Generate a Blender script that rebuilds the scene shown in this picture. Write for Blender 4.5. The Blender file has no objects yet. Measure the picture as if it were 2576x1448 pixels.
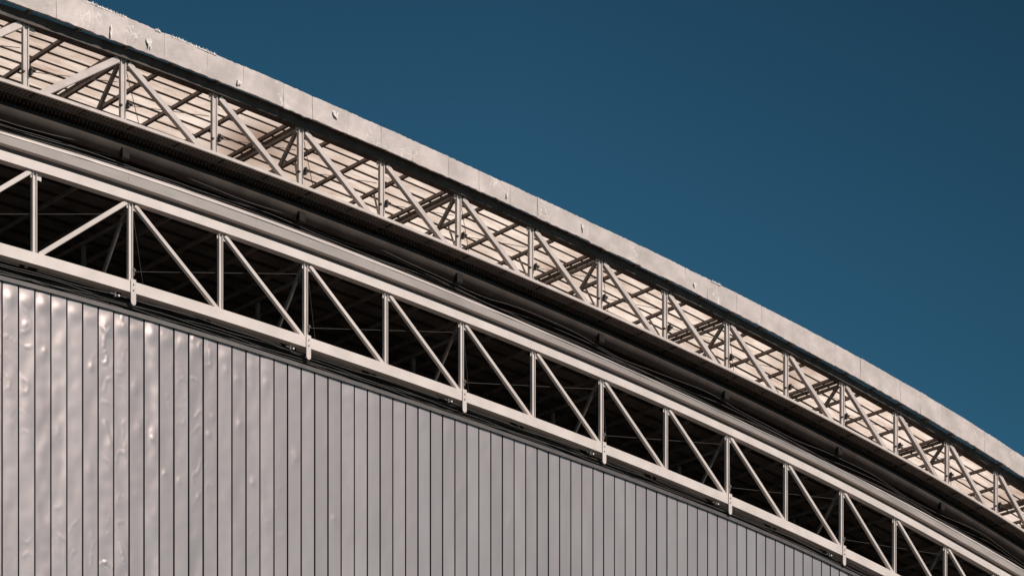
import bpy, math, random
import numpy as np
from mathutils import Vector, noise
random.seed(4)
S = bpy.context.scene
C = S.collection
# ------------------------------------------------------------------ camera frame and facade frame
F = 2.5
CAMZ = 1.7
HOR = 3440.0
A = math.atan(F/2.58)
ca, sa = math.cos(A), math.sin(A)
OY = 60.0
OX = (60-1288)/2576*OY/F
def loc(px, py, b=0.0):
    """image measurement -> (s along facade, z) on the facade plane b metres behind the cladding"""
    u = (px-1288)/2576; v = (HOR-py)/2576
    y = (b + ca*OY - sa*OX)/(ca - sa*u/F)
    x = u*y/F
    return (x-OX)*ca + (y-OY)*sa, v*y/F + CAMZ
def curve(pts, b, deg=4):
    P = [loc(x, y, b) for x, y in pts]
    s = np.array([p[0] for p in P]); z = np.array([p[1] for p in P])
    k = np.polyfit(s/40, z, deg)
    s0, s1 = s.min(), s.max()
    d = np.polyder(k)
    def f(t):
        tc = min(max(t, s0), s1)
        return float(np.polyval(k, tc/40) + np.polyval(d, tc/40)*(t-tc)/40)
    return f
def grid(pxs, b):
    s = [loc(x, 0, b)[0] for x in pxs]
    k = np.polyfit(np.arange(len(s)), s, 1)
    return float(k[1]), float(k[0])
# ------------------------------------------------------------------ materials
def mat(name, c1, c2=None, rough=.5, metal=0., scale=3., bump=0., bscale=20., stretch=(1,1,1), spec=.5, vary=0.):
    m = bpy.data.materials.new(name); m.use_nodes = True
    nt = m.node_tree; N = nt.nodes; L = nt.links
    p = N['Principled BSDF']
    p.inputs['Roughness'].default_value = rough; p.inputs['Metallic'].default_value = metal
    p.inputs['Specular IOR Level'].default_value = spec
    tc = N.new('ShaderNodeTexCoord'); mp = N.new('ShaderNodeMapping'); mp.inputs['Scale'].default_value = stretch
    L.new(tc.outputs['Object'], mp.inputs['Vector'])
    if c2 is None: c2 = tuple(x*.7 for x in c1)
    n = N.new('ShaderNodeTexNoise'); n.inputs['Scale'].default_value = scale; n.inputs['Detail'].default_value = 6
    L.new(mp.outputs['Vector'], n.inputs['Vector'])
    r = N.new('ShaderNodeValToRGB'); r.color_ramp.elements[0].position = .35; r.color_ramp.elements[1].position = .65
    r.color_ramp.elements[0].color = (*c2, 1); r.color_ramp.elements[1].color = (*c1, 1)
    L.new(n.outputs['Fac'], r.inputs['Fac'])
    out = r.outputs['Color']
    if vary:
        oi = N.new('ShaderNodeObjectInfo'); mr = N.new('ShaderNodeMapRange')
        mr.inputs[3].default_value = 1-vary; mr.inputs[4].default_value = 1+vary
        L.new(oi.outputs['Random'], mr.inputs[0])
        vm = N.new('ShaderNodeVectorMath'); vm.operation = 'SCALE'
        L.new(out, vm.inputs[0]); L.new(mr.outputs[0], vm.inputs['Scale']); out = vm.outputs[0]
    L.new(out, p.inputs['Base Color'])
    if bump:
        n2 = N.new('ShaderNodeTexNoise'); n2.inputs['Scale'].default_value = bscale; n2.inputs['Detail'].default_value = 4
        L.new(mp.outputs['Vector'], n2.inputs['Vector'])
        bp = N.new('ShaderNodeBump'); bp.inputs['Strength'].default_value = bump; bp.inputs['Distance'].default_value = .02
        L.new(n2.outputs['Fac'], bp.inputs['Height']); L.new(bp.outputs['Normal'], p.inputs['Normal'])
    return m
M = {}
M['panel'] = mat('cladding_metal', (.54,.455,.432), (.49,.41,.39), .315, .58, 1.2, .06, 4, (1,1,.4), vary=.05)
M['backing'] = mat('cladding_backing', (.004,.004,.005), None, .9, spec=.03)
M['trim'] = mat('trim_metal', (.12,.105,.10), (.09,.08,.075), .5, .3)
M['groove'] = mat('groove_metal', (.10,.09,.09), (.07,.063,.063), .6, .2)
M['steel'] = mat('pale_painted_steel', (.62,.54,.50), (.53,.46,.425), .5, .0, 1.5, .1, 12, vary=.06)
M['steel_upper'] = mat('weathered_painted_steel', (.56,.48,.44), (.46,.39,.36), .55, 0, 2.5, .15, 12, vary=.06)
M['chord_dark'] = mat('brown_dark_steel', (.09,.073,.064), (.055,.045,.039), .6, spec=.2)
M['dark'] = mat('dark_shade_paint', (.028,.024,.022), (.020,.017,.015), .9, spec=.1)  # near-black colour stands in for deep shade in the shallow recesses
M['pipe'] = mat('pipe_shade_paint', (.062,.050,.044), (.042,.034,.030), .8, 0, 1.5, spec=.05)  # colour kept dark to carry the overhang's shade
M['cable'] = mat('cable_jacket', (.10,.09,.085), (.05,.045,.04), .4, 0, 30)
M['gutter'] = mat('gutter_aluminium', (.55,.48,.45), (.47,.41,.385), .40, .12, .8, .3, 2.2, (1,1,3), vary=.03)
M['batten'] = mat('batten_wood', (.10,.07,.055), (.07,.05,.04), .8)
M['rafter'] = mat('rafter_steel', (.19,.155,.136), (.13,.107,.095), .6)
M['inner'] = mat('shaded_inner_steel', (.13,.108,.096), (.08,.067,.06), .7, spec=.2)  # darker copy of the rafter steel, interior shade put into its colour
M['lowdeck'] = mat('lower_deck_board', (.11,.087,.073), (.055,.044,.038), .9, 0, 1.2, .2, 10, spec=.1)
M['flap'] = mat('torn_membrane_and_glare', (.78,.73,.70), (.55,.5,.47), .6, 0, 12)
M['rooftop'] = mat('roof_cover', (.35,.32,.30), None, .8)
M['ground'] = mat('paved_ground', (.15,.135,.12), (.10,.09,.08), .9, 0, .3)
def fascia_mat():
    m = mat('peeling_membrane', (.55,.475,.445), (.42,.36,.335), .6, 0, 1.3, .35, 6, vary=.05)
    nt = m.node_tree; N = nt.nodes; L = nt.links; p = N['Principled BSDF']
    base = p.inputs['Base Color'].links[0].from_socket
    tc = N.new('ShaderNodeTexCoord')
    nz = N.new('ShaderNodeTexNoise'); nz.inputs['Scale'].default_value = 3; L.new(tc.outputs['Object'], nz.inputs['Vector'])
    mx = N.new('ShaderNodeMix'); mx.data_type = 'VECTOR'; mx.inputs['Factor'].default_value = .3
    L.new(tc.outputs['Object'], mx.inputs[4]); L.new(nz.outputs['Color'], mx.inputs[5])
    v = N.new('ShaderNodeTexVoronoi'); v.feature = 'DISTANCE_TO_EDGE'; v.inputs['Scale'].default_value = 6
    L.new(mx.outputs[1], v.inputs['Vector'])
    lt = N.new('ShaderNodeMath'); lt.operation = 'LESS_THAN'; lt.inputs[1].default_value = .03; L.new(v.outputs['Distance'], lt.inputs[0])
    mk = N.new('ShaderNodeTexNoise'); mk.inputs['Scale'].default_value = 1.1; mk.inputs['Detail'].default_value = 3; L.new(tc.outputs['Object'], mk.inputs['Vector'])
    g = N.new('ShaderNodeMath'); g.operation = 'GREATER_THAN'; g.inputs[1].default_value = .60; L.new(mk.outputs['Fac'], g.inputs[0])
    mu = N.new('ShaderNodeMath'); mu.operation = 'MULTIPLY'; L.new(lt.outputs[0], mu.inputs[0]); L.new(g.outputs[0], mu.inputs[1])
    c = N.new('ShaderNodeMix'); c.data_type = 'RGBA'; L.new(mu.outputs[0], c.inputs['Factor']); L.new(base, c.inputs[6])
    c.inputs[7].default_value = (.66,.60,.57,1)
    L.new(c.outputs[2], p.inputs['Base Color'])
    return m
M['fascia'] = fascia_mat()
def deck_mat():
    m = bpy.data.materials.new('translucent_roof_sheet'); m.use_nodes = True
    nt = m.node_tree; N = nt.nodes; L = nt.links; N.remove(N['Principled BSDF'])
    tc = N.new('ShaderNodeTexCoord'); mp = N.new('ShaderNodeMapping'); mp.inputs['Scale'].default_value = (.5,2.2,1)
    L.new(tc.outputs['Object'], mp.inputs['Vector'])
    n = N.new('ShaderNodeTexNoise'); n.inputs['Scale'].default_value = 1.6; n.inputs['Detail'].default_value = 8; n.inputs['Roughness'].default_value = .7
    L.new(mp.outputs['Vector'], n.inputs['Vector'])
    r = N.new('ShaderNodeValToRGB'); e = r.color_ramp.elements
    e[0].position = .29; e[0].color = (.58,.42,.32,1); e[1].position = .56; e[1].color = (.98,.84,.73,1)
    L.new(n.outputs['Fac'], r.inputs['Fac'])
    n2 = N.new('ShaderNodeTexNoise'); n2.inputs['Scale'].default_value = .22; n2.inputs['Detail'].default_value = 3; L.new(tc.outputs['Object'], n2.inputs['Vector'])
    r2 = N.new('ShaderNodeValToRGB'); e = r2.color_ramp.elements
    e[0].position = .32; e[0].color = (.66,.61,.58,1); e[1].position = .52; e[1].color = (1,1,1,1)
    L.new(n2.outputs['Fac'], r2.inputs['Fac'])
    mx = N.new('ShaderNodeMix'); mx.data_type = 'RGBA'; mx.blend_type = 'MULTIPLY'; mx.inputs['Factor'].default_value = 1
    L.new(r.outputs['Color'], mx.inputs[6]); L.new(r2.outputs['Color'], mx.inputs[7])
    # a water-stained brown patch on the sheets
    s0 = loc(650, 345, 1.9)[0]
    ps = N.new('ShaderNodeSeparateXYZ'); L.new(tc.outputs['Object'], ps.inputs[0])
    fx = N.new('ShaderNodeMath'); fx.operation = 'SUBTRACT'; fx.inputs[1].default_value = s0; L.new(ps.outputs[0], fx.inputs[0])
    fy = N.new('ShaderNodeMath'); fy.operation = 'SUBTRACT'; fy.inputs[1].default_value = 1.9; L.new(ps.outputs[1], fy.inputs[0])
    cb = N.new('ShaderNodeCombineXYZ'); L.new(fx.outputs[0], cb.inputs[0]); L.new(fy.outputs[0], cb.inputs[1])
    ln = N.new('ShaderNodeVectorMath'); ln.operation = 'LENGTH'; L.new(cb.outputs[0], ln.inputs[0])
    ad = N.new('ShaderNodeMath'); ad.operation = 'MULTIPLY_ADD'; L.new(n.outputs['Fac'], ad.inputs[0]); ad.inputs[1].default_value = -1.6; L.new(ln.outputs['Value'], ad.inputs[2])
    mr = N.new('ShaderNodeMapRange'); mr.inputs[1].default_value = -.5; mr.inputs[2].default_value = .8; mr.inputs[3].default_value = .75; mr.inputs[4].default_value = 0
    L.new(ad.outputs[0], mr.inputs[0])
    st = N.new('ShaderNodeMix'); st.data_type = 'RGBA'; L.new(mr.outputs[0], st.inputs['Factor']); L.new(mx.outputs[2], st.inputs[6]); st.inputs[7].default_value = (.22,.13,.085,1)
    t = N.new('ShaderNodeBsdfTranslucent'); d = N.new('ShaderNodeBsdfDiffuse'); ms = N.new('ShaderNodeMixShader'); ms.inputs[0].default_value = .05
    L.new(st.outputs[2], t.inputs['Color']); L.new(st.outputs[2], d.inputs['Color'])
    L.new(t.outputs[0], ms.inputs[1]); L.new(d.outputs[0], ms.inputs[2])
    L.new(ms.outputs[0], N['Material Output'].inputs['Surface'])
    return m
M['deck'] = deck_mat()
def perf_mat():
    m = mat('perforated_plate', (.17,.14,.124), (.125,.103,.091), .7, spec=.1)
    nt = m.node_tree; N = nt.nodes; L = nt.links; p = N['Principled BSDF']
    base = p.inputs['Base Color'].links[0].from_socket
    tc = N.new('ShaderNodeTexCoord')
    sc = N.new('ShaderNodeVectorMath'); sc.operation = 'SCALE'; sc.inputs['Scale'].default_value = 9; L.new(tc.outputs['Object'], sc.inputs[0])
    fr = N.new('ShaderNodeVectorMath'); fr.operation = 'FRACTION'; L.new(sc.outputs[0], fr.inputs[0])
    sb = N.new('ShaderNodeVectorMath'); sb.operation = 'SUBTRACT'; sb.inputs[1].default_value = (.5,.5,.5); L.new(fr.outputs[0], sb.inputs[0])
    fl = N.new('ShaderNodeVectorMath'); fl.operation = 'MULTIPLY'; fl.inputs[1].default_value = (1,1,0); L.new(sb.outputs[0], fl.inputs[0])
    ln = N.new('ShaderNodeVectorMath'); ln.operation = 'LENGTH'; L.new(fl.outputs[0], ln.inputs[0])
    lt = N.new('ShaderNodeMath'); lt.operation = 'LESS_THAN'; lt.inputs[1].default_value = .3; L.new(ln.outputs['Value'], lt.inputs[0])
    c = N.new('ShaderNodeMix'); c.data_type = 'RGBA'; L.new(lt.outputs[0], c.inputs['Factor']); L.new(base, c.inputs[6])
    c.inputs[7].default_value = (.02,.017,.015,1)
    L.new(c.outputs[2], p.inputs['Base Color'])
    return m
M['perf'] = perf_mat()
# ------------------------------------------------------------------ mesh helpers (facade coordinates: s along, b back, z up)
class MB:
    def __init__(s): s.v = []; s.f = []
    def add(s, vs, fs):
        o = len(s.v); s.v += [tuple(v) for v in vs]; s.f += [tuple(i+o for i in f) for f in fs]; return s
    def box(s, s0, s1, b0, b1, z0, z1):
        vs = [(x,y,z) for z in (z0,z1) for x,y in ((s0,b0),(s1,b0),(s1,b1),(s0,b1))]
        return s.add(vs, [(3,2,1,0),(4,5,6,7),(0,1,5,4),(1,2,6,5),(2,3,7,6),(3,0,4,7)])
    def beam(s, p, q, w, d, off=(0,0), ref=(0,1,0)):
        p = Vector(p); q = Vector(q); a = (q-p).normalized()
        r = Vector(ref); x = a.cross(r).normalized(); y = x.cross(a).normalized()
        c = min(w, d)*.12
        prof = [(-w/2+c,-d/2),(w/2-c,-d/2),(w/2,-d/2+c),(w/2,d/2-c),(w/2-c,d/2),(-w/2+c,d/2),(-w/2,d/2-c),(-w/2,-d/2+c)]
        vs = []
        for e in (p, q):
            vs += [e + x*(i+off[0]) + y*(j+off[1]) for i, j in prof]
        n = 8
        return s.add(vs, [tuple(range(n)), tuple(range(2*n-1, n-1, -1))] + [((i+1)%n, i, i+n, (i+1)%n+n) for i in range(n)])
    def hbeam(s, p, q, w, d, t=.018):
        s.beam(p, q, t, d, (-w/2, 0)); s.beam(p, q, t, d, (w/2, 0)); s.beam(p, q, w-t, t, (0, 0)); return s
    def tube(s, pts, r, n=6):
        pts = [Vector(p) for p in pts]; vs = []
        for i, p in enumerate(pts):
            a = (pts[min(i+1,len(pts)-1)]-pts[max(i-1,0)]).normalized()
            up = Vector((0,0,1)) if abs(a.z) < .95 else Vector((0,1,0))
            x = a.cross(up).normalized(); y = x.cross(a)
            vs += [p + x*r*math.cos(t*2*math.pi/n) + y*r*math.sin(t*2*math.pi/n) for t in range(n)]
        m = len(pts)
        fs = [(i*n+j, i*n+(j+1)%n, (i+1)*n+(j+1)%n, (i+1)*n+j) for i in range(m-1) for j in range(n)]
        return s.add(vs, fs + [tuple(range(n-1,-1,-1)), tuple(range((m-1)*n, m*n))])
    def sweep(s, ss, prof):
        """prof: list of (b, z function) forming a closed section"""
        n = len(prof); vs = [(t, b(t) if callable(b) else b, z(t)) for t in ss for b, z in prof]
        m = len(ss)
        fs = [(i*n+j, (i+1)*n+j, (i+1)*n+(j+1)%n, i*n+(j+1)%n) for i in range(m-1) for j in range(n)]
        return s.add(vs, fs + [tuple(range(n)), tuple(range(m*n-1, (m-1)*n-1, -1))])
def world(s, b, z): return Vector((OX + s*ca - b*sa, OY + s*sa + b*ca, z))
def root(name, label, cat, at, group=None):
    o = bpy.data.objects.new(name, None); C.objects.link(o); o.empty_display_size = .3
    o.location = world(*at); o.rotation_euler = (0,0,A); o['o'] = list(at)
    o['label'] = label; o['category'] = cat
    if group: o['group'] = group
    return o
def orig(o):
    while o.parent: o = o.parent
    return Vector(o['o'])
import bmesh
def build(mb, name, m, parent=None, smooth=False, label=None):
    at = orig(parent) if parent else Vector((0,0,0))
    me = bpy.data.meshes.new(name)
    me.from_pydata([tuple(Vector(v)-at) for v in mb.v], [], mb.f)
    bm = bmesh.new(); bm.from_mesh(me); bmesh.ops.recalc_face_normals(bm, faces=bm.faces); bm.to_mesh(me); bm.free()
    me.materials.append(M[m])
    if smooth:
        for p in me.polygons: p.use_smooth = True
    o = bpy.data.objects.new(name, me); C.objects.link(o)
    if parent: o.parent = parent
    else: o.location = world(0,0,0)*1; o.rotation_euler = (0,0,A)
    if label: o['label'] = label
    return o
def frange(a, b, n): return [a+(b-a)*i/n for i in range(n+1)]
off = lambda f, d: (lambda t: f(t)+d)
# ------------------------------------------------------------------ measured lines of the facade
BT = .10      # upper truss depth position
BF = -.22     # top fascia
fas_top = curve([(210,0),(400,75),(545,138),(690,205),(850,270),(1000,335),(1140,400),(1380,505),(1570,598),(1700,660),(1860,742),(2100,872),(2330,990),(2430,1052),(2576,1152)], BF)
fas_bot = curve([(30,8),(270,92),(370,130),(490,180),(650,245),(770,295),(850,328),(1160,462),(1380,558),(1560,640),(1750,737),(2000,868),(2180,962),(2380,1077),(2576,1200)], BF)
utc_bot = curve([(60,62),(305,150),(540,243),(757,325),(960,408),(1155,490),(1337,573),(1510,655),(1672,735),(1828,812),(1975,888),(2118,962),(2252,1038),(2382,1110),(2505,1188)], BT)
utc_top = curve([(0,15),(305,124),(540,217),(770,302),(960,380),(1150,465),(1340,550),(1510,634),(1670,713),(1830,793),(1980,869),(2120,945),(2250,1021),(2380,1096),(2505,1172)], BT)
walk = curve([(0,197),(308,298),(480,360),(690,440),(900,522),(1105,603),(1290,682),(1465,752),(1635,832),(1785,905),(1935,976),(2075,1050),(2213,1120),(2340,1190),(2470,1262),(2576,1335)], -.4)
gut_top = curve([(0,326),(340,429),(600,516),(900,634),(1200,760),(1510,891),(1825,1033),(2110,1173),(2370,1312),(2576,1427)], -.2)
ltc_bot = curve([(85,428),(328,502),(557,583),(770,657),(973,735),(1165,805),(1343,880),(1517,950),(1680,1022),(1832,1090),(1980,1160),(2118,1230),(2252,1298),(2378,1368)], -.1)
lbc_top = curve([(0,612),(98,637),(335,707),(560,777),(772,850),(973,915),(1168,984),(1343,1048),(1517,1114),(1680,1180),(1832,1245),(1980,1310),(2118,1372),(2252,1440)], -.1)
wall_top = curve([(43,718),(164,748),(323,790),(512,850),(655,893),(827,950),(1000,1005),(1176,1065),(1352,1125),(1518,1185),(1677,1245),(1827,1305),(1980,1370),(2100,1425)], 0)
S0, S1 = -5.0, 46.0
SS = frange(S0, S1, 120)
# ------------------------------------------------------------------ ground
g = MB().add([(-3000,-3000,0),(3000,-3000,0),(3000,3000,0),(-3000,3000,0)], [(0,1,2,3)])
go = build(g, 'ground', 'ground'); go.location = (0,0,0); go['kind'] = 'structure'
# ------------------------------------------------------------------ clad wall
wall = root('cladding_wall', 'tall grey wall of narrow vertical metal panels with dark seams and a curved top edge', 'wall', (0,0,0))
seams = [43,84,124,164,205,244,283,323,361,399,437,474,512,548,584,620,655,691,726,760,794,827,861,893,925,957,990,1022,1055,1085,1115,1145,1176,1207,1236,1266,1295,1324,1352,1380,1408,1436,1464,1490,1518,1545,1572,1598,1625,1651,1677,1703,1728,1754,1778,1803,1827,1852]
g0, gd = grid(seams, 0)
build(MB().sweep(SS, [(.030, lambda t: 0), (.030, off(wall_top, .02)), (.34, off(wall_top, .02)), (.34, lambda t: 0)]), 'backing_board', 'backing', wall)
FX = [0,.08,.16,.25,.35,.45,.55,.65,.75,.84,.92,1]
i = math.floor((S0-g0)/gd)+1
while g0+(i+1)*gd < S1:
    a = g0+i*gd+.023; e = g0+(i+1)*gd-.023; mid = (a+e)/2
    vis = mid < 36
    zb = 15.0 if vis else 12
    rows = 260 if (vis and mid < 10) else (130 if vis else 30)
    cols = len(FX)-1
    dent = max(0, 1-max(0, mid-3.8)/4.5)
    sd = random.uniform(0, 100)
    amp = .0050 + .014*dent*random.uniform(.2,1.3)
    crs = dent*random.choice([0,.5,1,1.5])
    tilt = random.uniform(-.012, .012)
    # a few knocks, pushed outwards and shallow
    knocks = [(random.uniform(.3,.7), random.uniform(.3,4.0), random.uniform(.08,.18), random.uniform(.004,.015)) for _ in range(random.choice([0,1,1,2]) if dent > .2 else random.choice([0,0,0,0,1]))]
    vs = []; fs = []
    for r in range(rows+2):
        for c in range(cols+1):
            fx = FX[c]; x = a+(e-a)*fx
            top = wall_top(x)-.005
            z = 0.0 if r == 0 else zb + (top-zb)*(r-1)/rows
            mide = math.sin(math.pi*fx)
            bb = 0
            if r > 0:
                k = noise.noise(Vector((x*1.3, sd, z*1.3))) + .40*noise.noise(Vector((x*3.1, sd, z*3.6)))
                cre = abs(noise.noise(Vector((x*2.2+z*1.3, sd+7, z*1.2-x*1.5))))
                big = noise.noise(Vector((x*.6, 3.3, z*.55)))
                ck = max(0, 1-cre/.06)
                bb -= mide*amp*k + mide*.034*crs*ck*max(0, big+.13)
                bb -= mide*.012*(.35+dent)*math.exp(-((top-z-.32)/.15)**2)
                for kx, kz, kr, kd in knocks:
                    dx = (fx-kx)*.40; dz = top-z-kz
                    q = (dx*dx*1.6+dz*dz)/(kr*kr)
                    if q < 6: bb -= kd*mide*math.exp(-q)*(1+.7*noise.noise(Vector((x*11, sd, z*11))))
                bb += tilt*(fx-.5)
            vs.append((x, min(bb, .018), z))
    n = cols+1
    for r in range(rows+1):
        for c in range(cols): fs.append((r*n+c, r*n+c+1, (r+1)*n+c+1, (r+1)*n+c))
    build(MB().add(vs, fs), 'cladding_panel', 'panel', wall, True)
    i += 1
build(MB().sweep(SS, [(-.05, off(wall_top, .0)), (-.05, off(wall_top, .10)), (.30, off(wall_top, .12)), (.30, off(wall_top, .03)), (-.03, off(wall_top, -.0))]), 'top_trim', 'trim', wall)
# shallow recesses, their shade painted into near-black back boards
rec = root('recessed_band', 'recessed band painted dark for its shade between the clad wall and the lower truss', 'recess', (0,.3,wall_top(0)))
build(MB().sweep(SS, [(.35, off(wall_top, .0)), (.35, off(lbc_top, -.05)), (.45, off(lbc_top, -.05)), (.45, wall_top)]), 'shade_back_board', 'dark', rec)
rec2 = root('recessed_band', 'recessed band painted dark for its shade between the pale gutter and the upper walkway', 'recess', (0,.5,gut_top(0)))
build(MB().sweep(SS, [(.5, off(gut_top, -.4)), (.5, off(walk, -.02)), (.58, off(walk, -.02)), (.58, off(gut_top, -.4))]), 'shade_back_board', 'dark', rec2)
# ------------------------------------------------------------------ lower truss
CH = .22
LP, LD = grid([85,328,557,770,973,1165,1343,1517,1680,1832,1980,2118,2252,2378], -.05)
ltr = root('arched_truss', 'lower pale steel truss with open black bays, directly above the clad wall', 'truss', (LP,0,lbc_top(LP)))
build(MB().sweep(SS, [(-.10, ltc_bot), (-.10, off(ltc_bot, CH)), (.10, off(ltc_bot, CH)), (.10, ltc_bot)]), 'top_chord', 'steel', ltr)
build(MB().sweep(SS, [(-.10, off(lbc_top, -.27)), (-.10, lbc_top), (-.085, off(lbc_top,.012)), (.10, off(lbc_top,.012)), (.10, off(lbc_top, -.27))]), 'bottom_chord', 'steel', ltr)
for i in range(-1, 17):
    s = LP+i*LD
    if s > S1-1: break
    zt, zb = ltc_bot(s), lbc_top(s)
    post = build(MB().hbeam((s,0,zb), (s,0,zt+.02), .105, .09), 'post', 'steel', ltr)
    build(MB().beam((s-.10,.0,zt-.09), (s+.20,.0,zt-.11+(ltc_bot(s+.2)-zt)), .14, .02), 'gusset_plate', 'steel', ltr)
    if i >= 1:
        q = s+LD-.10
        build(MB().beam((s+.13,-.0,zt-.04), (q,0,lbc_top(q)+.01), .112, .10), 'diagonal_brace', 'steel', ltr)
    if i <= 1:
        q = s-LD+.13
        if q > S0: build(MB().beam((s-.12,0,zt-.04), (q,0,lbc_top(q)+.01), .112, .10), 'diagonal_brace', 'steel', ltr)
    if i % 2 == 1:
        m = MB(); hz = lbc_top(s)
        pr = [(-.075,.05),(-.075,-.50),(-.055,-.555),(0,-.58),(.055,-.555),(.075,-.50),(.075,.05)]
        n = len(pr); vs = [(s+.02+x, b, hz+z) for b in (-.125,-.103) for x, z in pr]
        m.add(vs, [tuple(range(n)), tuple(range(2*n-1,n-1,-1))]+[(j,(j+1)%n,(j+1)%n+n,j+n) for j in range(n)])
        hp = build(m, 'hanger_plate', 'steel', ltr)
        for z in (-.08,-.22): build(MB().tube([(s+.02,-.14,hz+z),(s+.02,-.12,hz+z)], .018, 8), 'bolt', 'trim', hp)
        br = build(MB().box(s+.06,s+.13,-.07,.0,zb+.28,zb+.34).box(s+.06,s+.10,-.06,.0,zb+.18,zb+.36), 'bracket', 'inner', post)
        build(MB().beam((s-.02,.08,zt-.03), (s-.0,1.6,zb-.1), .09, .07, ref=(1,0,0)), 'knee_brace', 'rafter', ltr)
        build(MB().beam((s,1.95,zb-.3), (s,1.95,zt-.45), .10, .10), 'inner_post', 'inner', ltr)
        s2 = s+2*LD
        if s2 < S1-1:
            build(MB().tube([(s+.1,.02,zb+.3),(s2-.06,.15,ltc_bot(s2)-.25)], .006, 5), 'bracing_wire', 'cable', ltr)
            build(MB().tube([(s+.1,.02,zt-.2),(s+.9,.6,lbc_top(s+.9)-.1)], .006, 5), 'bracing_wire', 'cable', ltr)
# ------------------------------------------------------------------ lower gutter
gut = root('eaves_gutter', 'pale smooth metal gutter running along the top of the lower truss', 'gutter', (0,-.3,gut_top(0)))
edges = frange(S0, S1, 13)
gh = lambda t: (ltc_bot(t)+CH+.135)
def gl(k): return lambda t: gut_top(t) + (gh(t)-gut_top(t))*k
wob = lambda bb: (lambda t: bb+.008*noise.noise(Vector((t*.8, bb*40, 0)))+.003*noise.noise(Vector((t*2.3, bb*70, 0))))
for a, e in zip(edges[:-1], edges[1:]):
    q = frange(a+.002, e-.002, 30)
    build(MB().sweep(q, [(-.06, gl(-.02)), (wob(-.15), gl(.05)), (wob(-.215), gl(.26)), (wob(-.225), gl(.36)), (wob(-.21), gl(.42)), (wob(-.16), gl(.97)), (-.145, gl(1)), (.1, gl(1)), (.1, gl(-.02))]), 'gutter_section', 'gutter', gut, False)
build(MB().sweep(SS, [(-.03, off(ltc_bot, CH+.004)), (-.03, off(gh, -.004)), (.06, off(gh, -.004)), (.06, off(ltc_bot, CH+.004))]), 'groove_strip', 'groove', gut)
# ------------------------------------------------------------------ lower roof
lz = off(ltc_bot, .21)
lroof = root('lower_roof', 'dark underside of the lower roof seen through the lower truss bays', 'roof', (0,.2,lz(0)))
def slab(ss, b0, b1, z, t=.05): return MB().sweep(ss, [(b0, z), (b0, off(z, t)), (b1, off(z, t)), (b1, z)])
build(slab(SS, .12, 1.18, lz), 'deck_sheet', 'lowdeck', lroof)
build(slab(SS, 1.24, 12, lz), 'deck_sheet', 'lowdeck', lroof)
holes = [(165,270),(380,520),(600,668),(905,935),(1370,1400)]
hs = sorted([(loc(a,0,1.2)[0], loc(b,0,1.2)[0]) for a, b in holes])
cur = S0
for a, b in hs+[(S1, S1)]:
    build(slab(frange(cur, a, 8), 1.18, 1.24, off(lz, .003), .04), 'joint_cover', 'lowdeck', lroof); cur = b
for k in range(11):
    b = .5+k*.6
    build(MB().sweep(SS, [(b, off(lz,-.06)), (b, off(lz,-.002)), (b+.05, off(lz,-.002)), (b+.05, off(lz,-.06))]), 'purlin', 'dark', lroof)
i = -2
while LP+i*LD/2 < S1-1:
    s = LP+i*LD/2
    if s > S0+.3:
        z = lz(s)-.12
        build(MB().beam((s,.12,z), (s,9,z), .06, .10, ref=(0,0,1)), 'rafter', 'inner', lroof)
        if (i//2) % 2 == 1 and i % 2 == 0:
            build(MB().beam((s,.12,z-.45), (s,9,z-.45), .06, .08, ref=(0,0,1)), 'rafter', 'inner', lroof)
    i += 1
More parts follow.
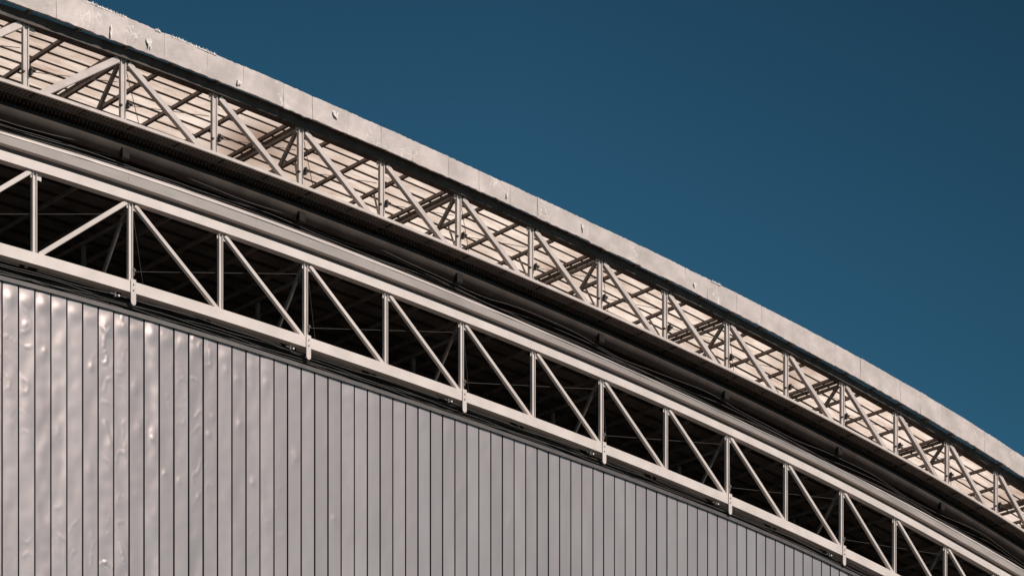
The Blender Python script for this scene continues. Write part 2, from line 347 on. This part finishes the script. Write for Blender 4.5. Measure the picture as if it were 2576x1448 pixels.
# ------------------------------------------------------------------ upper truss
UP, UD = grid([60,305,540,757,960,1155,1337,1510,1672,1828,1975,2118,2252,2382,2505], BT)
uz = off(utc_top, .10)
utr = root('arched_truss', 'upper weathered steel truss in front of the glowing striped roof underside', 'truss', (UP,BT,walk(UP)))
build(MB().sweep(SS, [(BT-.12, utc_bot), (BT-.12, utc_top), (BT+.12, utc_top), (BT+.12, utc_bot)]), 'top_chord', 'chord_dark', utr)
ub = off(walk, -.02)
build(MB().sweep(SS, [(BT-.10, off(ub,-.0)), (BT-.10, off(ub,.03)), (BT+.10, off(ub,.03)), (BT+.10, ub)]), 'bottom_chord', 'steel_upper', utr)
for i in range(-1, 18):
    s = UP+i*UD
    if s > S1-1: break
    zt, zb = utc_bot(s), ub(s)+.03
    post = build(MB().hbeam((s,BT,zb), (s,BT,zt+.02), .13, .09, .035), 'post', 'steel_upper', utr)
    build(MB().beam((s-.16,BT,zt-.06), (s+.25,BT,zt-.08+(utc_bot(s+.25)-zt)), .13, .02), 'gusset_plate', 'steel_upper', utr)
    if i >= 1:
        q = s+UD-.12
        build(MB().beam((s+.15,BT,zt-.04), (q,BT,ub(q)+.03), .165, .12), 'diagonal_brace', 'steel_upper', utr)
    if i <= 1:
        q = s-UD+.15
        if q > S0: build(MB().beam((s-.15,BT,zt-.04), (q,BT,ub(q)+.03), .165, .12), 'diagonal_brace', 'steel_upper', utr)
    zc = zb+.62
    build(MB().box(s+.08,s+.20,BT-.16,BT-.04,zc,zc+.04).box(s+.08,s+.12,BT-.14,BT-.04,zc-.09,zc+.09).box(s-.14,s-.08,BT-.12,BT-.04,zc-.1,zc-.06), 'bracket', 'chord_dark', post)
    if i % 2 == 1:
        build(MB().beam((s-.03,BT+.1,zt-.03), (s,BT+1.7,zb+.2), .11, .08, ref=(1,0,0)), 'knee_brace', 'rafter', utr)
        build(MB().beam((s,BT+2.0,zb), (s,BT+2.0,zt-.4), .10, .10), 'inner_post', 'rafter', utr)
        build(MB().tube([(s+.1,BT,zt-.2),(s+1.0,BT+.5,ub(s+1.0)+.1)], .009, 5), 'bracing_wire', 'chord_dark', utr)
    if s+UD < S1-1:
        build(MB().tube([(s+.12,BT-.05,zc),(s+UD-.08,BT+.1,zc+.55+ub(s+UD)-ub(s))], .009, 5), 'bracing_wire', 'chord_dark', utr)
        build(MB().beam((s+.1,BT+.2,zb+.35), (s+UD*.5,BT+1.9,uz(s+UD*.5)-.16), .045, .045, ref=(1,0,0)), 'raking_strut', 'rafter', utr)
# ------------------------------------------------------------------ upper roof
uroof = root('upper_roof', 'pale translucent upper roof sheeting with dark battens, glowing above the upper truss', 'roof', (0,BT,uz(0)))
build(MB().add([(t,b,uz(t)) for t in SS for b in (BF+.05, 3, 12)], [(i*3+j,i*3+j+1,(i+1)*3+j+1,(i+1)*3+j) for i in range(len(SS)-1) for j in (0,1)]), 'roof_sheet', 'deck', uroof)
for k in range(13):
    b = .15+k*.44+random.uniform(-.02,.02); wd = random.uniform(.035,.052)
    build(MB().sweep(SS, [(b, off(uz,-.035)), (b, off(uz,-.004)), (b+wd, off(uz,-.004)), (b+wd, off(uz,-.035))]), 'batten', 'batten', uroof)
i = -3
while UP+i*UD/2 < S1-1:
    s = UP+i*UD/2
    if s > S0+.3:
        z = uz(s)-.09
        build(MB().beam((s,BF+.07,z), (s,9,z), .085, .10, ref=(0,0,1)), 'rafter', 'rafter', uroof)
        if i % 4 == 2:
            for dz, dx in ((-.28,.0),(-.06,.15)):
                build(MB().beam((s+dx,BT+.15,z+dz), (s+dx,9,z+dz), .08, .09, ref=(0,0,1)), 'rafter', 'rafter', uroof)
    i += 1
# ------------------------------------------------------------------ top fascia
fas = root('roof_fascia', 'weathered peeling grey fascia band along the roof edge against the blue sky', 'fascia', (0,BF,fas_bot(0)))
s = S0; k = 0
while s < S1-.5:
    w = random.uniform(.9,1.35); e = min(s+w, S1)
    gp = random.choice([.001,.002,.003,.003,.007])
    q = frange(s+gp, e-gp, 16)
    dz0 = random.uniform(-.010,.010); db = random.uniform(-.003,.003); sd = random.uniform(0,50)
    tp = lambda t: fas_top(t)+.018*noise.noise(Vector((t*9,1,0)))+.014*noise.noise(Vector((t*30,1,0)))
    bt = lambda t, d=dz0: fas_bot(t)+d+.024*noise.noise(Vector((t*5,9,0)))
    NR = 8; vs = []; fs = []
    for t in q:
        for r in range(NR+1):
            z = bt(t)+(tp(t)-bt(t))*r/NR
            vs.append((t, BF+db+.020*noise.noise(Vector((t*1.8,sd*.02,z*1.8)))+.007*noise.noise(Vector((t*7,sd,z*5))), z))
        vs.append((t, BF+.05, tp(t)-.002)); vs.append((t, BF+.05, bt(t)))
    n = NR+3
    for a in range(len(q)-1):
        for r in range(n): fs.append((a*n+r, (a+1)*n+r, (a+1)*n+(r+1)%n, a*n+(r+1)%n))
    fs += [tuple(range(n)), tuple(range(len(q)*n-1, (len(q)-1)*n-1, -1))]
    build(MB().add(vs, fs), 'fascia_panel', 'fascia', fas, False)
    s = e; k += 1
build(MB().sweep(SS, [(BF+.05, off(fas_top,-.03)), (BF+.05, off(fas_top,-.10)), (BF+.22, off(fas_top,-.12)), (BF+.22, off(fas_top,-.05))]), 'coping', 'rooftop', fas)
def flap(px, py, w, h, seed):
    rnd = random.Random(seed); s, z = loc(px, py, BF-.03); n = 13
    vs = [(s, BF-.035, z)]
    for j in range(n):
        t = j/n*2*math.pi; r = rnd.uniform(.35,1.1)
        vs.append((s+math.cos(t)*w*r, BF-.03-rnd.uniform(0,.02), z+math.sin(t)*h*r))
    build(MB().add(vs, [(0,1+j,1+(j+1)%n) for j in range(n)]), 'peeled_flap', 'flap', fas)
for j,(x,y,w,h) in enumerate([(280,78,.04,.20),(376,108,.11,.17),(602,207,.08,.12),(846,288,.12,.11),(1276,490,.04,.10),(1466,572,.06,.15),(1748,714,.07,.09)]): flap(x,y,w,h,j)
for (x0,x1) in ((195,320),(392,405),(432,482),(492,548),(1790,1815)):
    a, e = loc(x0,0,BF)[0], loc(x1,0,BF)[0]; n = int((e-a)/.03); m = MB(); rnd = random.Random(x0)
    for j in range(n):
        t = a+j*.03; h = rnd.uniform(.01,.05); zz = fas_top(t)
        m.add([(t-.02,BF-.012,zz-.03),(t+.03,BF-.012,zz-.03),(t+rnd.uniform(-.01,.03),BF-.02+rnd.uniform(-.02,.05),zz+h)], [(0,1,2)])
    build(m, 'frayed_glare_edge', 'flap', fas)  # ragged pale spikes stand in for white glare along the roof edge
# ------------------------------------------------------------------ walkway
wk = root('maintenance_walkway', 'narrow walkway of perforated dark plate with a thin pale edge below the upper truss', 'walkway', (0,0,walk(0)))
build(MB().sweep(SS, [(-.43, off(walk,-.075)), (-.43, walk), (-.38, walk), (-.38, off(walk,-.075))]), 'edge_rail', 'steel_upper', wk)
build(MB().sweep(SS, [(-.38, off(walk,-.055)), (-.38, off(walk,-.03)), (.5, off(walk,-.03)), (.5, off(walk,-.055))]), 'perforated_plate', 'perf', wk)
for bb in (-.10, .16, .40):
    build(MB().sweep(SS, [(bb, off(walk,-.11)), (bb, off(walk,-.058)), (bb+.04, off(walk,-.058)), (bb+.04, off(walk,-.11))]), 'long_bearer', 'perf', wk)
for i in range(-2, 34):
    s = UP+i*UD/2
    if S0 < s < S1-1: build(MB().beam((s,-.37,walk(s)-.075),(s,.49,walk(s)-.075), .04, .03, ref=(0,0,1)), 'cross_bearer', 'chord_dark', wk)
# ------------------------------------------------------------------ pipe with brackets
pp = root('drain_pipe', 'thick round pipe coloured dark for the shadow below the perforated walkway', 'pipe', (0,.12,walk(0)-.6))
pc = lambda t: walk(t)-.46
build(MB().tube([(t,.14,pc(t)) for t in SS], .20, 20), 'pipe', 'pipe', pp, True)
for x in (313,757,1153,1510,1825,2110,2368):
    s = loc(x,0,-.05)[0]; z = pc(s)
    build(MB().box(s-.10,s+.10,-.12,.02,z-.26,z-.06).tube([(s-.10,-.05,z-.26),(s+.10,-.05,z-.26)], .07, 12), 'pipe_bracket', 'dark', pp)
# ------------------------------------------------------------------ cables
words1 = ['topmost','second','third','fourth','fifth','lowest']
for k in range(6):
    fz = lambda t, k=k: gut_top(t)+.10+.055*k*(1+.25*math.sin(t*.9+k)) + .012*math.sin(t*2.3+k*1.7) + .04*abs(math.sin(t*.62))
    bz = .05+.06*((k*3)%5)
    c = root('cable', '%s thin dark cable in the shadowed band above the pale gutter' % words1[5-k], 'cable', (0,bz,fz(0)))
    build(MB().tube([(t, bz+.02*math.sin(t+k), fz(t)) for t in frange(S0,S1,260)], .009, 5), 'cable_run', 'cable', c, True)
for k in range(6):
    fz = lambda t, k=k: wall_top(t)+.17+.045*k + .03*math.sin(t*.8+k*2.1) + .012*math.sin(t*2.9+k*1.3)
    bz = -.02+.05*((k*3)%5)
    c = root('cable', '%s thin dark cable in the gap above the clad wall' % words1[5-k], 'cable', (0,bz,fz(0)))
    build(MB().tube([(t, bz+.02*math.sin(t+k), fz(t)) for t in frange(S0,S1,260)], .009, 5), 'cable_run', 'cable', c, True)
for n_, (x, y) in zip(('first','second','third','fourth','fifth','sixth'), ((290,742),(730,875),(1128,1008),(1485,1140),(1800,1266),(2085,1395))):
    s, z = loc(x, y, 0)
    c = root('cable_clamp', 'small metal cable clamp in the gap under the lower truss, %s from the left' % n_, 'clamp', (s,0,z))
    build(MB().box(s-.16,s+.1,-.03,.0,z-.01,z+.015).box(s-.05,s-.01,-.05,.02,z-.06,z+.05), 'clip', 'trim', c)
    build(MB().tube([(s+.08,-.05,z),(s+.08,.0,z)], .025, 8), 'bolt_head', 'flap', c)
# ------------------------------------------------------------------ unseen back wall, added to keep sun out from behind
bw = root('sun_block_rear_wall', 'unseen dark rear wall added deep behind the roofs to block sun', 'wall', (20,12,0))
build(MB().sweep(SS, [(12.01, lambda t: 0), (12.01, off(utc_top, .05)), (12.3, off(utc_top, .05)), (12.3, lambda t: 0)]), 'sun_block_board', 'dark', bw)
# ------------------------------------------------------------------ light
EL = math.radians(42)
hx, hy = .865, -.50
az = math.atan2(hx, hy)
w = bpy.data.worlds.new("World"); S.world = w; w.use_nodes = True
N = w.node_tree.nodes; L = w.node_tree.links
sky = N.new('ShaderNodeTexSky'); sky.sky_type = 'NISHITA'; sky.sun_disc = False
sky.sun_elevation = EL; sky.sun_rotation = az; sky.air_density = 1.0; sky.dust_density = .3; sky.ozone_density = 2
tint = N.new('ShaderNodeMix'); tint.data_type = 'RGBA'; tint.blend_type = 'MULTIPLY'; tint.inputs['Factor'].default_value = 1
tint.inputs[7].default_value = (.27,.67,.71,1)
# deeper blue with height and away to the right
tc = N.new('ShaderNodeTexCoord'); sep = N.new('ShaderNodeSeparateXYZ'); L.new(tc.outputs['Generated'], sep.inputs[0])
mz = N.new('ShaderNodeMapRange'); mz.inputs[1].default_value = .32; mz.inputs[2].default_value = .48; mz.inputs[3].default_value = 1.4; mz.inputs[4].default_value = .84
L.new(sep.outputs['Z'], mz.inputs[0])
mxr = N.new('ShaderNodeMapRange'); mxr.inputs[1].default_value = .0; mxr.inputs[2].default_value = .2; mxr.inputs[3].default_value = 1.05; mxr.inputs[4].default_value = .70
L.new(sep.outputs['X'], mxr.inputs[0])
mm = N.new('ShaderNodeMath'); mm.operation = 'MULTIPLY'; L.new(mz.outputs[0], mm.inputs[0]); L.new(mxr.outputs[0], mm.inputs[1])
sc = N.new('ShaderNodeVectorMath'); sc.operation = 'SCALE'; L.new(tint.outputs[2], sc.inputs[0]); L.new(mm.outputs[0], sc.inputs['Scale'])
L.new(sky.outputs['Color'], tint.inputs[6]); L.new(sc.outputs[0], N['Background'].inputs['Color'])
N['Background'].inputs['Strength'].default_value = .06
sl = bpy.data.lights.new('sun', 'SUN'); sl.energy = 4.9; sl.angle = math.radians(.5); sl.color = (1,.91,.84)
so = bpy.data.objects.new('sun', sl); C.objects.link(so)
d = Vector((hx, hy, 0)).normalized()*math.cos(EL); d.z = math.sin(EL)
so.rotation_euler = (-d).to_track_quat('-Z', 'Y').to_euler()
# ------------------------------------------------------------------ camera
cm = bpy.data.cameras.new('camera'); co = bpy.data.objects.new('camera', cm); C.objects.link(co)
co.location = (0,0,CAMZ); co.rotation_euler = (math.radians(90),0,0)
cm.sensor_width = 36; cm.sensor_fit = 'HORIZONTAL'; cm.lens = 36*F; cm.shift_y = (HOR-724)/2576; cm.clip_end = 6000
S.camera = co
S.view_settings.view_transform = 'Standard'; S.view_settings.look = 'None'; S.view_settings.exposure = 0
for o in bpy.data.objects:
    if 'o' in o: del o['o']
